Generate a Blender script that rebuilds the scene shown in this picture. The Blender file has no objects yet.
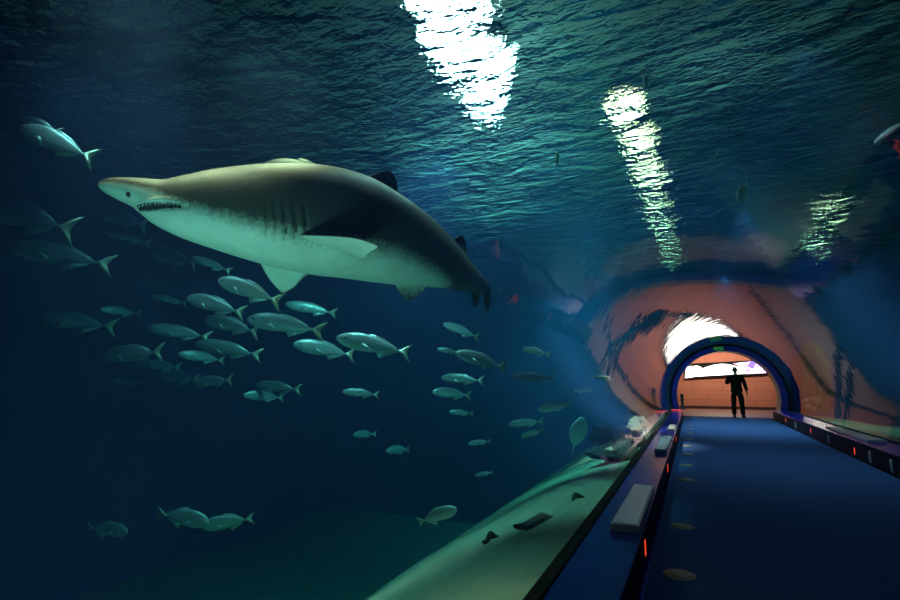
import bpy, bmesh, math, random
from mathutils import Vector, Matrix, noise
random.seed(7)
sc = bpy.context.scene
COL = sc.collection
PI = math.pi

# ------------------------------------------------------------------ camera
FPX = 500.0
H = 1.24
PITCH = math.atan(82 / FPX)
YAW = math.atan(242 / FPX * math.cos(PITCH))
CF = Vector((-math.sin(YAW) * math.cos(PITCH), math.cos(YAW) * math.cos(PITCH), math.sin(PITCH)))
CR = Vector((math.cos(YAW), math.sin(YAW), 0))
CU = CR.cross(CF)
CAM = Vector((0, 0, H))
cam = bpy.data.cameras.new('camera'); cam.lens = 20; cam.sensor_width = 36
cam.clip_start = .02; cam.clip_end = 200
co = bpy.data.objects.new('camera', cam); COL.objects.link(co)
M = Matrix((CR, CU, -CF)).transposed().to_4x4(); M.translation = CAM
co.matrix_world = M
sc.camera = co


def ray(px, py):
    return CF + CR * ((px - 450) / FPX) + CU * ((300 - py) / FPX)


def at(px, py, d):
    return CAM + ray(px, py) * d


def on_z(px, py, z=0.0):
    r = ray(px, py)
    return CAM + r * ((z - H) / r.z)


def on_y(px, py, y):
    r = ray(px, py)
    return CAM + r * (y / r.y)


def on_x(px, py, x):
    r = ray(px, py)
    return CAM + r * (x / r.x)


# ------------------------------------------------------------------ object helpers
def obj(name, bm, m, parent=None, smooth=True, fix=True):
    me = bpy.data.meshes.new(name)
    if fix: bmesh.ops.recalc_face_normals(bm, faces=bm.faces)
    bm.to_mesh(me); bm.free()
    for k in (m if isinstance(m, (list, tuple)) else [m]):
        me.materials.append(k)
    for p in me.polygons:
        p.use_smooth = smooth
    o = bpy.data.objects.new(name, me); COL.objects.link(o)
    if parent:
        o.parent = parent
    return o


def tag(o, label=None, cat=None, group=None, kind=None):
    if label: o['label'] = label
    if cat: o['category'] = cat
    if group: o['group'] = group
    if kind: o['kind'] = kind
    return o


def thing(name, label, cat, loc=(0, 0, 0), group=None, rz=0):
    o = bpy.data.objects.new(name, None); COL.objects.link(o)
    o.location = loc; o.rotation_euler = (0, 0, rz); o.empty_display_size = .2
    return tag(o, label, cat, group)


def copy_tree(o, parent=None):
    c = o.copy(); COL.objects.link(c)
    if parent: c.parent = parent
    for ch in list(o.children):
        copy_tree(ch, c)
    return c


def box(bm, x0, x1, y0, y1, z0, z1, bev=0.0, mi=0):
    vs = [bm.verts.new((x, y, z)) for x in (x0, x1) for y in (y0, y1) for z in (z0, z1)]
    fs = []
    for q in ((0, 1, 3, 2), (4, 6, 7, 5), (0, 4, 5, 1), (2, 3, 7, 6), (0, 2, 6, 4), (1, 5, 7, 3)):
        f = bm.faces.new([vs[i] for i in q]); f.material_index = mi; fs.append(f)
    if bev:
        es = list({e for f in fs for e in f.edges})
        bmesh.ops.bevel(bm, geom=es, offset=bev, segments=2, affect='EDGES', profile=.5)
    return vs


def B(*a, **k):
    bm = bmesh.new(); box(bm, *a, **k); return bm


def extrude_profile(bm, pts, y0, y1, caps=True):
    n = len(pts)
    a = [bm.verts.new((x, y0, z)) for x, z in pts]
    b = [bm.verts.new((x, y1, z)) for x, z in pts]
    for i in range(n):
        j = (i + 1) % n
        bm.faces.new((a[i], a[j], b[j], b[i]))
    if caps:
        bm.faces.new(a); bm.faces.new(b[::-1])


def lathe(bm, prof, seg=24, axis=(0, 0, 1), at_=(0, 0, 0)):
    q = Vector((0, 0, 1)).rotation_difference(Vector(axis).normalized()).to_matrix()
    rings = []
    for r, z in prof:
        rings.append([bm.verts.new(q @ Vector((r * math.cos(2 * PI * i / seg), r * math.sin(2 * PI * i / seg), z)) + Vector(at_)) for i in range(seg)])
    for a, b in zip(rings, rings[1:]):
        for i in range(seg):
            j = (i + 1) % seg
            bm.faces.new((a[i], a[j], b[j], b[i]))
    bm.faces.new(rings[0][::-1]); bm.faces.new(rings[-1])


# ------------------------------------------------------------------ material helpers
def mat(name):
    m = bpy.data.materials.new(name); m.use_nodes = True
    nt = m.node_tree; nt.nodes.clear()
    out = nt.nodes.new('ShaderNodeOutputMaterial')
    return m, nt, out


def N(nt, kind, **kw):
    n = nt.nodes.new('ShaderNode' + kind)
    for k, v in kw.items():
        if hasattr(n, k) and k not in n.inputs:
            setattr(n, k, v)
        else:
            n.inputs[k].default_value = v
    return n


def principled(name, col, rough=.6, metal=0, col2=None, scale=8, bump=0, bscale=60, emit=None, estr=0, detail=4, spec=.5, stretch=None):
    m, nt, out = mat(name)
    p = N(nt, 'BsdfPrincipled'); L = nt.links.new
    p.inputs['Base Color'].default_value = (*col, 1)
    p.inputs['Roughness'].default_value = rough
    p.inputs['Metallic'].default_value = metal
    p.inputs['Specular IOR Level'].default_value = spec
    tc = N(nt, 'TexCoord'); vec = tc.outputs['Object']
    if stretch:
        mp = N(nt, 'Mapping'); mp.inputs['Scale'].default_value = stretch
        L(vec, mp.inputs['Vector']); vec = mp.outputs['Vector']
    if col2:
        t = N(nt, 'TexNoise'); t.inputs['Scale'].default_value = scale; t.inputs['Detail'].default_value = detail
        L(vec, t.inputs['Vector'])
        r = N(nt, 'ValToRGB'); r.color_ramp.elements[0].position = .35; r.color_ramp.elements[1].position = .68
        r.color_ramp.elements[0].color = (*col, 1); r.color_ramp.elements[1].color = (*col2, 1)
        L(t.outputs['Fac'], r.inputs['Fac']); L(r.outputs['Color'], p.inputs['Base Color'])
    if bump:
        t = N(nt, 'TexNoise'); t.inputs['Scale'].default_value = bscale; t.inputs['Detail'].default_value = 3
        L(vec, t.inputs['Vector'])
        b = N(nt, 'Bump'); b.inputs['Strength'].default_value = 1; b.inputs['Distance'].default_value = bump
        L(t.outputs['Fac'], b.inputs['Height']); L(b.outputs['Normal'], p.inputs['Normal'])
    if emit:
        p.inputs['Emission Color'].default_value = (*emit, 1); p.inputs['Emission Strength'].default_value = estr
    L(p.outputs['BSDF'], out.inputs['Surface'])
    return m


MT = {}
MT['carpet'] = principled('blue_carpet', (.022, .065, .19), .95, col2=(.03, .085, .24), scale=90, bump=.004, bscale=160, spec=.1)
MT['rail_blue'] = principled('rail_gloss_blue', (.008, .012, .15), .16, col2=(.010, .016, .18), scale=3, spec=.18)
MT['rail_face'] = principled('rail_face_black', (.005, .005, .008), .5, col2=(.008, .008, .011), scale=5, spec=.08)
MT['gasket'] = principled('black_rubber', (.002, .002, .003), .7, col2=(.004, .004, .005), scale=20, spec=.15)
MT['brushed'] = principled('brushed_steel', (.52, .57, .62), .38, metal=.7, col2=(.50, .54, .58), scale=6, stretch=(40, 1.5, 40))
MT['steel_edge'] = principled('panel_side', (.34, .36, .38), .45, metal=.3, col2=(.4, .42, .44), scale=12)
MT['disc'] = principled('floor_disc', (.12, .115, .09), .6, metal=.1, col2=(.15, .14, .11), scale=30)
MT['disc_rim'] = principled('floor_disc_rim', (.16, .15, .12), .4, metal=.6, col2=(.2, .19, .16), scale=40)
MT['red_lens'] = principled('red_lens', (.5, .02, .01), .3, emit=(1, .07, .02), estr=.9, col2=(.6, .04, .02), scale=50)
MT['lamp_frame'] = principled('step_light_frame', (.05, .045, .045), .35, metal=.6, col2=(.08, .07, .07), scale=30)
MT['grey_plate'] = principled('grey_plate', (.28, .29, .32), .45, col2=(.34, .35, .38), scale=25)
MT['navy'] = principled('navy_ring', (.006, .008, .13), .35, col2=(.008, .012, .17), scale=4)
MT['reveal'] = principled('brown_reveal', (.36, .17, .11), .6, col2=(.44, .21, .14), scale=5, bump=.003, bscale=40)
MT['tank_wall'] = principled('tank_wall_blue', (.018, .075, .23), .8, col2=(.025, .10, .28), scale=.7, bump=.02, bscale=4)
MT['pale_floor'] = principled('pink_floor', (.15, .085, .07), .45, col2=(.19, .11, .09), scale=3)
MT['lobby_dark'] = principled('lobby_dark_wall', (.035, .03, .045), .7, col2=(.05, .042, .06), scale=2)
MT['dark_base'] = principled('dark_skirting', (.04, .02, .02), .5, col2=(.06, .03, .03), scale=9)
MT['dark_metal'] = principled('dark_metal', (.012, .012, .014), .4, metal=.5, col2=(.02, .02, .022), scale=30)
MT['sand'] = principled('pale_sand', (.50, .47, .34), .95, col2=(.62, .58, .44), scale=1.3, bump=.02, bscale=7, detail=8, spec=.1)
MT['rock_brown'] = principled('brown_rock', (.10, .065, .045), .9, col2=(.22, .14, .09), scale=5, bump=.04, bscale=9)
MT['rock_dark'] = principled('purple_dark_rock', (.03, .018, .02), .9, col2=(.08, .045, .045), scale=6, bump=.04, bscale=11)
MT['rock_pale'] = principled('pale_pink_rock', (.50, .36, .32), .85, col2=(.85, .72, .66), scale=5, bump=.05, bscale=8, stretch=(1, 1, 4))
MT['wood'] = principled('waterlogged_wood', (.035, .035, .025), .9, col2=(.09, .085, .06), scale=9, bump=.02, bscale=20, stretch=(1, 6, 6))
MT['lamp_house'] = principled('floodlight_housing', (.03, .03, .032), .5, metal=.4, col2=(.05, .05, .052), scale=10)
MT['jacket'] = principled('dark_jacket', (.004, .004, .005), .95, col2=(.006, .006, .007), scale=14, bump=.004, bscale=40, spec=.05)
MT['trousers'] = principled('dark_trousers', (.004, .004, .005), .95, col2=(.006, .006, .007), scale=14, bump=.003, bscale=40, spec=.05)
MT['skin'] = principled('skin', (.30, .17, .12), .6, col2=(.34, .20, .14), scale=20)
MT['hair'] = principled('dark_hair', (.010, .008, .007), .7, col2=(.02, .016, .013), scale=60)
MT['shoe'] = principled('dark_shoe', (.010, .009, .009), .5, col2=(.016, .014, .013), scale=30)
MT['camera_black'] = principled('camera_black', (.01, .01, .01), .4, col2=(.016, .016, .016), scale=30)


def pink_wall():
    m, nt, out = mat('terracotta_blocks'); L = nt.links.new
    p = N(nt, 'BsdfPrincipled'); p.inputs['Roughness'].default_value = .8
    tc = N(nt, 'TexCoord'); mp = N(nt, 'Mapping'); mp.inputs['Rotation'].default_value = (PI / 2, 0, 0)
    L(tc.outputs['Object'], mp.inputs['Vector'])
    b = N(nt, 'TexBrick'); b.inputs['Scale'].default_value = 1.0
    b.inputs['Brick Width'].default_value = 1.3; b.inputs['Row Height'].default_value = .42
    b.inputs['Mortar Size'].default_value = .012
    b.inputs['Color1'].default_value = (.52, .20, .125, 1); b.inputs['Color2'].default_value = (.57, .225, .14, 1)
    b.inputs['Mortar'].default_value = (.40, .15, .10, 1)
    b.offset = .5
    L(mp.outputs['Vector'], b.inputs['Vector']); L(b.outputs['Color'], p.inputs['Base Color'])
    L(p.outputs['BSDF'], out.inputs['Surface'])
    return m


MT['pink'] = pink_wall()


def emissive(name, col, s):
    m, nt, out = mat(name)
    e = N(nt, 'Emission'); e.inputs['Color'].default_value = (*col, 1); e.inputs['Strength'].default_value = s
    nt.links.new(e.outputs[0], out.inputs['Surface'])
    return m


def screen_mix(name, cols, s, scale):
    m, nt, out = mat(name); L = nt.links.new
    tc = N(nt, 'TexCoord'); t = N(nt, 'TexNoise'); t.inputs['Scale'].default_value = scale; t.inputs['Detail'].default_value = 1
    L(tc.outputs['Object'], t.inputs['Vector'])
    r = N(nt, 'ValToRGB'); r.color_ramp.interpolation = 'CONSTANT'
    r.color_ramp.elements[0].color = (*cols[0], 1); r.color_ramp.elements[0].position = 0
    r.color_ramp.elements[1].color = (*cols[-1], 1); r.color_ramp.elements[1].position = .62
    for i, c in enumerate(cols[1:-1]):
        e = r.color_ramp.elements.new(.40 + .22 * i / max(1, len(cols) - 2)); e.color = (*c, 1)
    e = N(nt, 'Emission'); e.inputs['Strength'].default_value = s
    L(t.outputs['Fac'], r.inputs['Fac']); L(r.outputs['Color'], e.inputs['Color']); L(e.outputs[0], out.inputs['Surface'])
    return m


def acrylic(name, ior):
    m, nt, out = mat(name); L = nt.links.new
    g = N(nt, 'NewGeometry')
    io = N(nt, 'Mix'); io.data_type = 'FLOAT'
    io.inputs['A'].default_value = ior; io.inputs['B'].default_value = 1 / ior
    L(g.outputs['Backfacing'], io.inputs['Factor'])
    # very slight waviness of the cast sheet
    tc = N(nt, 'TexCoord'); t = N(nt, 'TexNoise'); t.inputs['Scale'].default_value = 2.2; t.inputs['Detail'].default_value = 2
    L(tc.outputs['Object'], t.inputs['Vector'])
    bp = N(nt, 'Bump'); bp.inputs['Distance'].default_value = ACR_BUMP; L(t.outputs['Fac'], bp.inputs['Height'])
    f = N(nt, 'Fresnel'); L(io.outputs['Result'], f.inputs['IOR']); L(bp.outputs['Normal'], f.inputs['Normal'])
    tr = N(nt, 'BsdfTransparent'); tr.inputs['Color'].default_value = (.97, .985, .98, 1)
    gl = N(nt, 'BsdfGlossy'); gl.inputs['Roughness'].default_value = .02; L(bp.outputs['Normal'], gl.inputs['Normal'])
    mx = N(nt, 'MixShader'); L(f.outputs[0], mx.inputs[0]); L(tr.outputs[0], mx.inputs[1]); L(gl.outputs[0], mx.inputs[2])
    L(mx.outputs[0], out.inputs['Surface'])
    return m


ACR_BUMP = .0032
MT['acrylic_in'] = acrylic('acrylic_inner_face', 1.30)
MT['acrylic_out'] = acrylic('acrylic_wet_face', 1.06)


def water_surface_mat():
    m, nt, out = mat('rippled_water_surface'); L = nt.links.new
    tc = N(nt, 'TexCoord')
    mp = N(nt, 'Mapping'); mp.inputs['Rotation'].default_value = (0, 0, .5); mp.inputs['Scale'].default_value = (1.0, 1.9, 1)
    L(tc.outputs['Object'], mp.inputs['Vector'])
    hs = []
    for scale, w, det in ((1.5, .90, 1), (5.2, .41, 2), (16, .12, 2)):
        t = N(nt, 'TexNoise'); t.inputs['Scale'].default_value = scale; t.inputs['Detail'].default_value = det
        t.inputs['Distortion'].default_value = .6
        L(mp.outputs['Vector'], t.inputs['Vector'])
        k = N(nt, 'Math'); k.operation = 'MULTIPLY'; k.inputs[1].default_value = w
        L(t.outputs['Fac'], k.inputs[0]); hs.append(k)
    a = N(nt, 'Math'); a.operation = 'ADD'; L(hs[0].outputs[0], a.inputs[0]); L(hs[1].outputs[0], a.inputs[1])
    b = N(nt, 'Math'); b.operation = 'ADD'; L(a.outputs[0], b.inputs[0]); L(hs[2].outputs[0], b.inputs[1])
    bp = N(nt, 'Bump'); bp.inputs['Strength'].default_value = 1; bp.inputs['Distance'].default_value = RIPPLE
    L(b.outputs[0], bp.inputs['Height'])
    f = N(nt, 'Fresnel'); f.inputs['IOR'].default_value = WATER_IOR; L(bp.outputs['Normal'], f.inputs['Normal'])
    tr = N(nt, 'BsdfRefraction'); tr.inputs['IOR'].default_value = 1.12; tr.inputs['Roughness'].default_value = 0; L(bp.outputs['Normal'], tr.inputs['Normal'])
    gl = N(nt, 'BsdfGlossy'); gl.inputs['Roughness'].default_value = .03; L(bp.outputs['Normal'], gl.inputs['Normal'])
    mx = N(nt, 'MixShader'); L(f.outputs[0], mx.inputs[0]); L(tr.outputs[0], mx.inputs[1]); L(gl.outputs[0], mx.inputs[2])
    L(mx.outputs[0], out.inputs['Surface'])
    return m


RIPPLE = .11
WATER_IOR = 1.255
MT['water_top'] = water_surface_mat()


def water_volume():
    m, nt, out = mat('sea_water'); L = nt.links.new
    v = N(nt, 'VolumeCoefficients')
    v.inputs['Absorption Coefficients'].default_value = ABS
    v.inputs['Scatter Coefficients'].default_value = SCA
    v.inputs['Anisotropy'].default_value = .35
    L(v.outputs[0], out.inputs['Volume'])
    return m


ABS = (.25, .058, .060)
SCA = (.003, .0056, .0165)
MT['water'] = water_volume()


def fish_mat(name, back, belly, tail):
    m, nt, out = mat(name); L = nt.links.new
    p = N(nt, 'BsdfPrincipled'); p.inputs['Roughness'].default_value = .33; p.inputs['Metallic'].default_value = .35
    tc = N(nt, 'TexCoord'); s = N(nt, 'SeparateXYZ'); L(tc.outputs['Object'], s.inputs[0])
    t = N(nt, 'TexNoise'); t.inputs['Scale'].default_value = 14; L(tc.outputs['Object'], t.inputs['Vector'])
    a = N(nt, 'Math'); a.operation = 'MULTIPLY_ADD'; a.inputs[1].default_value = .05; L(t.outputs['Fac'], a.inputs[0]); L(s.outputs['Z'], a.inputs[2])
    r = N(nt, 'ValToRGB')
    e = r.color_ramp.elements
    mr = N(nt, 'MapRange'); mr.inputs['From Min'].default_value = -.12; mr.inputs['From Max'].default_value = .16
    L(a.outputs[0], mr.inputs['Value'])
    e[0].position = .25; e[0].color = (*belly, 1); e[1].position = .85; e[1].color = (*back, 1)
    L(mr.outputs[0], r.inputs['Fac'])
    r2 = N(nt, 'MapRange'); r2.inputs['From Min'].default_value = -.30; r2.inputs['From Max'].default_value = -.38
    L(s.outputs['X'], r2.inputs['Value'])
    mx = N(nt, 'Mix'); mx.data_type = 'RGBA'; L(r2.outputs[0], mx.inputs['Factor'])
    L(r.outputs['Color'], mx.inputs['A']); mx.inputs['B'].default_value = (*tail, 1)
    L(mx.outputs['Result'], p.inputs['Base Color'])
    w = N(nt, 'TexVoronoi'); w.inputs['Scale'].default_value = 60; L(tc.outputs['Object'], w.inputs['Vector'])
    b = N(nt, 'Bump'); b.inputs['Distance'].default_value = .002; L(w.outputs['Distance'], b.inputs['Height']); L(b.outputs['Normal'], p.inputs['Normal'])
    L(p.outputs[0], out.inputs['Surface'])
    return m


MT['jack'] = fish_mat('silver_jack_scales', (.20, .24, .26), (.62, .66, .66), (.40, .40, .28))
MT['bream'] = fish_mat('silver_bream_scales', (.30, .33, .32), (.66, .68, .62), (.50, .48, .36))
MT['ray_skin'] = principled('ray_skin', (.45, .52, .56), .5, col2=(.62, .68, .70), scale=9)
MT['eye'] = principled('fish_eye', (.01, .01, .012), .15, col2=(.02, .02, .02), scale=30)
MT['tooth'] = principled('tooth', (.75, .72, .62), .3, col2=(.8, .77, .68), scale=60)
MT['mouth'] = principled('mouth_inside', (.03, .02, .02), .7, col2=(.05, .03, .03), scale=30)
MT['gill'] = principled('gill_slit', (.02, .02, .02), .8, col2=(.03, .03, .03), scale=40)


def shark_skin():
    m, nt, out = mat('shark_skin'); L = nt.links.new
    p = N(nt, 'BsdfPrincipled'); p.inputs['Roughness'].default_value = .55
    at_ = N(nt, 'Attribute'); at_.attribute_name = 'dorsal'
    tc = N(nt, 'TexCoord')
    t = N(nt, 'TexNoise'); t.inputs['Scale'].default_value = 38; t.inputs['Detail'].default_value = 4; L(tc.outputs['Object'], t.inputs['Vector'])
    a = N(nt, 'Math'); a.operation = 'MULTIPLY_ADD'; a.inputs[1].default_value = .30; L(t.outputs['Fac'], a.inputs[0]); L(at_.outputs['Fac'], a.inputs[2])
    r = N(nt, 'ValToRGB'); e = r.color_ramp.elements
    e[0].position = .50; e[0].color = (.66, .66, .60, 1); e[1].position = .82; e[1].color = (.064, .046, .035, 1)
    L(a.outputs[0], r.inputs['Fac'])
    t2 = N(nt, 'TexNoise'); t2.inputs['Scale'].default_value = 9; t2.inputs['Detail'].default_value = 5; L(tc.outputs['Object'], t2.inputs['Vector'])
    mr = N(nt, 'MapRange'); mr.inputs['To Min'].default_value = .75; mr.inputs['To Max'].default_value = 1.2; L(t2.outputs['Fac'], mr.inputs['Value'])
    mx = N(nt, 'Mix'); mx.data_type = 'RGBA'; mx.blend_type = 'MULTIPLY'; mx.inputs['Factor'].default_value = 1
    L(r.outputs['Color'], mx.inputs['A']); L(mr.outputs[0], mx.inputs['B'])
    L(mx.outputs['Result'], p.inputs['Base Color'])
    b = N(nt, 'Bump'); b.inputs['Distance'].default_value = .002; L(t.outputs['Fac'], b.inputs['Height']); L(b.outputs['Normal'], p.inputs['Normal'])
    L(p.outputs[0], out.inputs['Surface'])
    return m


MT['shark'] = shark_skin()

# ------------------------------------------------------------------ tunnel shell
AX, AZ = 1.06, .72           # tunnel axis
RI, RO = 1.86, 1.92          # acrylic radii
FL, FR = -.35, 2.33          # carpet edges
TY0, TY1 = -3.0, 20.4        # tunnel ends
ZW = 4.3                     # water level


def arc_pts(r, z_low, n=64):
    a0 = math.asin((z_low - AZ) / r)
    return [(AX + r * math.cos(PI - a0 + (a0 * 2 - PI) * i / n), AZ + r * math.sin(PI - a0 + (a0 * 2 - PI) * i / n)) for i in range(n + 1)]


def arch_sheet(r, z_low, y0, y1, n=96, ny=1):
    bm = bmesh.new(); pts = arc_pts(r, z_low, n)
    rows = [[bm.verts.new((x, y0 + (y1 - y0) * k / ny, z)) for x, z in pts] for k in range(ny + 1)]
    for a, b in zip(rows, rows[1:]):
        for i in range(n):
            bm.faces.new((a[i], b[i], b[i + 1], a[i + 1]))
    return bm


def tube_bm():
    """acrylic vault: inner face, wet outer face and the cut edges keep their own vertices so that each shades smoothly by itself"""
    bm = bmesh.new()
    pi_, po = arc_pts(RI, .22, 128), arc_pts(RO, .22, 128)
    n = len(pi_)

    def row(p, y): return [bm.verts.new((x, y, z)) for x, z in p]
    a, b = row(pi_, TY0), row(pi_, TY1)
    for i in range(n - 1):
        bm.faces.new((a[i], b[i], b[i + 1], a[i + 1])).material_index = 0
    a, b = row(po, TY0), row(po, TY1)
    for i in range(n - 1):
        bm.faces.new((a[i], a[i + 1], b[i + 1], b[i])).material_index = 1
    for y in (TY0, TY1):
        a, b = row(pi_, y), row(po, y)
        for i in range(n - 1):
            bm.faces.new((a[i], b[i], b[i + 1], a[i + 1]) if y == TY1 else (a[i], a[i + 1], b[i + 1], b[i])).material_index = 1
    return bm


tag(obj('window_1', tube_bm(), [MT['acrylic_in'], MT['acrylic_out']], fix=False), 'clear arched acrylic tunnel wall and roof between walkway and water', 'window', kind='structure')

tag(obj('floor', B(FL, FR, TY0, 20.9, -.12, 0), MT['carpet'], smooth=False), 'blue carpet walkway running through the tunnel', 'floor', kind='structure')


def rail(x_in, x_out, name, label):
    """ledge along the walkway: blue glossy top cap, black riser, black rubber seal against the acrylic"""
    lo, hi = min(x_in, x_out), max(x_in, x_out)
    s = 1 if x_out < x_in else -1
    t = thing(name, label, 'ledge', ((lo + hi) / 2, 0, 0))
    ox = (lo + hi) / 2
    bm = B(lo - ox, hi - ox, TY0, 20.04, .284, .30, bev=.004)
    obj('top_cap', bm, MT['rail_blue'], t, smooth=False)
    bm = bmesh.new()
    xi = x_in - s * .03 - ox
    box(bm, min(xi, xi - s * .2), max(xi, xi - s * .2), TY0, 20.04, -.10, .284)
    obj('riser', bm, MT['rail_face'], t, smooth=False)
    bm = bmesh.new()
    xo = x_out - ox
    box(bm, min(xo, xo - s * .07), max(xo, xo - s * .07), TY0, 20.04, -.3, .315, bev=.01)
    sl = obj('rubber_seal', bm, MT['gasket'], t, smooth=False)
    return t


rail(FL, -.66, 'walkway_ledge', 'glossy blue ledge with black riser along left edge of carpet')
rail(FR, 2.77, 'walkway_ledge', 'dark blue ledge with red step lights along right edge of carpet')

# bulkhead at the far end, its opening and the navy ring
def opening_profile(r, out_rect):
    x0, x1, z0, z1 = out_rect
    p = arc_pts(r, -.05, 72)
    return [(x0, z0), (x0, z1), (x1, z1), (x1, z0), (p[-1][0], z0)] + p[::-1] + [(p[0][0], z0)]


bm = bmesh.new(); extrude_profile(bm, opening_profile(1.66, (-16, 15, -5, 6.5)), 20.4, 21.1)
tag(obj('wall_end', bm, MT['tank_wall'], smooth=False), kind='structure')
# brown lining of the opening
bm = bmesh.new()
a, b = arc_pts(1.66, -.05, 72), arc_pts(1.60, -.05, 72)
extrude_profile(bm, a + b[::-1], 20.32, 21.15)
tag(obj('trim_1', bm, MT['reveal']), kind='structure')
bm = bmesh.new()
a, b = arc_pts(1.86, .0, 72), arc_pts(1.59, .0, 72)
extrude_profile(bm, a + b[::-1], 20.12, 20.32)
bmesh.ops.recalc_face_normals(bm, faces=bm.faces)
tag(obj('arch_ring', bm, MT['navy'], smooth=False), 'navy blue arched ring framing the tunnel exit', 'arch')
bm = bmesh.new()
a, b = arc_pts(1.855, .0, 72), arc_pts(1.80, .0, 72)
extrude_profile(bm, a + b[::-1], 20.06, 20.12)
obj('seal', bm, MT['gasket'], bpy.data.objects['arch_ring'], smooth=False)

# two small green exit signs on the ring
m_sign = principled('green_sign', (.03, .15, .04), .5, emit=(.08, .5, .10), estr=.10, col2=(.04, .18, .05), scale=6)
for k, (px, py, lab) in enumerate(((718.5, 348.5, 'small dim green exit sign on the navy ring above the opening'),)):
    p = on_y(px, py, 20.0)
    t = thing('exit_sign', lab, 'sign', (p.x, 20.03, p.z))
    obj('sign_box', B(-.17, .17, 0, .03, -.075, .075, bev=.006), MT['lamp_house'], t, smooth=False)
    obj('sign_face', B(-.155, .155, -.006, 0, -.062, .062), m_sign, t, smooth=False)

tag(obj('wall_light_block', B(-1.2, 3.4, TY0 - .3, TY0 - .05, -.3, 3.0), MT['rail_face'], smooth=False), kind='structure')  # unseen wall added behind the camera to keep world light off the carpet
# end room
RY = 27.0
tag(obj('wall_back', B(-1.6, 3.9, RY, RY + .2, -.1, 4.2), MT['pink'], smooth=False), kind='structure')
tag(obj('wall_left', B(-1.8, -1.6, 21.1, RY + .2, -.1, 4.2), MT['lobby_dark'], smooth=False), kind='structure')
tag(obj('wall_right', B(3.9, 4.1, 21.1, RY + .2, -.1, 4.2), MT['lobby_dark'], smooth=False), kind='structure')
tag(obj('ceiling', B(-1.8, 4.1, 21.1, RY + .2, 3.6, 3.75), MT['pink'], smooth=False), kind='structure')
tag(obj('trim_2', B(-1.6, 3.9, 20.9, RY, -.12, -.004), MT['pale_floor'], smooth=False), 'pinkish hard floor of the lobby beyond the tunnel', 'floor', kind='structure')
tag(obj('baseboard_back', B(-1.6, 3.9, RY - .03, RY, -.004, .12), MT['dark_base'], smooth=False), kind='structure')

# the bright strip on the back wall
def poly_panel(px_pts, y, thick):
    bm = bmesh.new()
    P = [on_y(px, py, y) for px, py in px_pts]
    a = [bm.verts.new((p.x, y, p.z)) for p in P]; b = [bm.verts.new((p.x, y + thick, p.z)) for p in P]
    bm.faces.new(a); bm.faces.new(b[::-1])
    for i in range(len(P)):
        j = (i + 1) % len(P); bm.faces.new((a[i], a[j], b[j], b[i]))
    return bm


MT['white_light'] = emissive('white_light_panel', (1, .90, .78), 5.0)
MT['screen_l'] = screen_mix('pale_scene', [(.5, .45, .4), (1, .92, .8), (.9, .85, .75), (1, .95, .9)], 3.0, 3.5)
MT['screen_r'] = screen_mix('coloured_scene', [(.25, .15, 1), (1, .8, 1), (.5, .3, 1), (1, .95, 1), (.9, .4, .6)], 2.2, 2.6)
t = thing('mounted_display', 'long glowing white and purple display on lobby wall behind standing person', 'display', (1, RY, 1.8))
arch = [(694, 376.5), (697, 372)] + [(700 + 44 * i / 12, 369.5 - 5.2 * math.sin(PI * i / 12) - 0.6 * i / 12) for i in range(13)] + [(747, 374)]
def under(t, o):
    o.parent = t; o.matrix_parent_inverse = t.matrix_basis.inverted(); return o
bpy.context.view_layer.update()
under(t, obj('backing', poly_panel([(684, 379), (684, 364), (776, 359), (781, 374)], RY - .075, .06), MT['dark_metal'], smooth=False))
under(t, obj('arched_panel', poly_panel([(697, 376.4)] + arch[2:] + [(746, 373.6)], RY - .12, .04), MT['white_light'], smooth=False))
under(t, obj('pale_screen', poly_panel([(685, 378.3), (686, 366.5), (697, 365.5), (702, 367.5), (697, 376.5)], RY - .10, .02), MT['screen_l'], smooth=False))
under(t, obj('coloured_screen', poly_panel([(747, 374), (744, 368.5), (733, 363.5), (750, 361.5), (767, 360.5), (777, 372.5)], RY - .10, .02), MT['screen_r'], smooth=False))

# small dark post at the left end of the walkway
p = on_y(683.5, 410, 19.6)
t = thing('barrier_post', 'short dark post at far left end of the walkway ledge', 'post', (p.x - .02, 19.6, .302))
bm = bmesh.new(); lathe(bm, [(.085, 0), (.085, .02), (.045, .035), (.045, .42), (.06, .44), (.06, .50), (.03, .53)], 20); obj('shaft', bm, MT['dark_metal'], t)
bm = bmesh.new(); lathe(bm, [(.062, .3), (.066, .31), (.066, .36), (.062, .37)], 20); obj('collar', bm, MT['lamp_frame'], t)
# red strip across the end of the left ledge
bm = B(-.69, -.36, 18.6, 18.64, .312, .335)
tag(obj('red_light_strip', bm, MT['red_lens'], smooth=False), 'thin glowing red strip across far end of left ledge', 'light')

# floor discs
def disc_proto(label, loc):
    t = thing('floor_disc', label, 'floor marker', loc, 'round discs set in a row in the carpet')
    bm = bmesh.new(); lathe(bm, [(.100, 0), (.100, .004), (.094, .007), (.088, .007)], 40); obj('rim', bm, MT['disc_rim'], t)
    bm = bmesh.new(); lathe(bm, [(.087, .002), (.087, .0085), (.02, .010)], 40); obj('plate', bm, MT['disc'], t)
    return t


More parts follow.
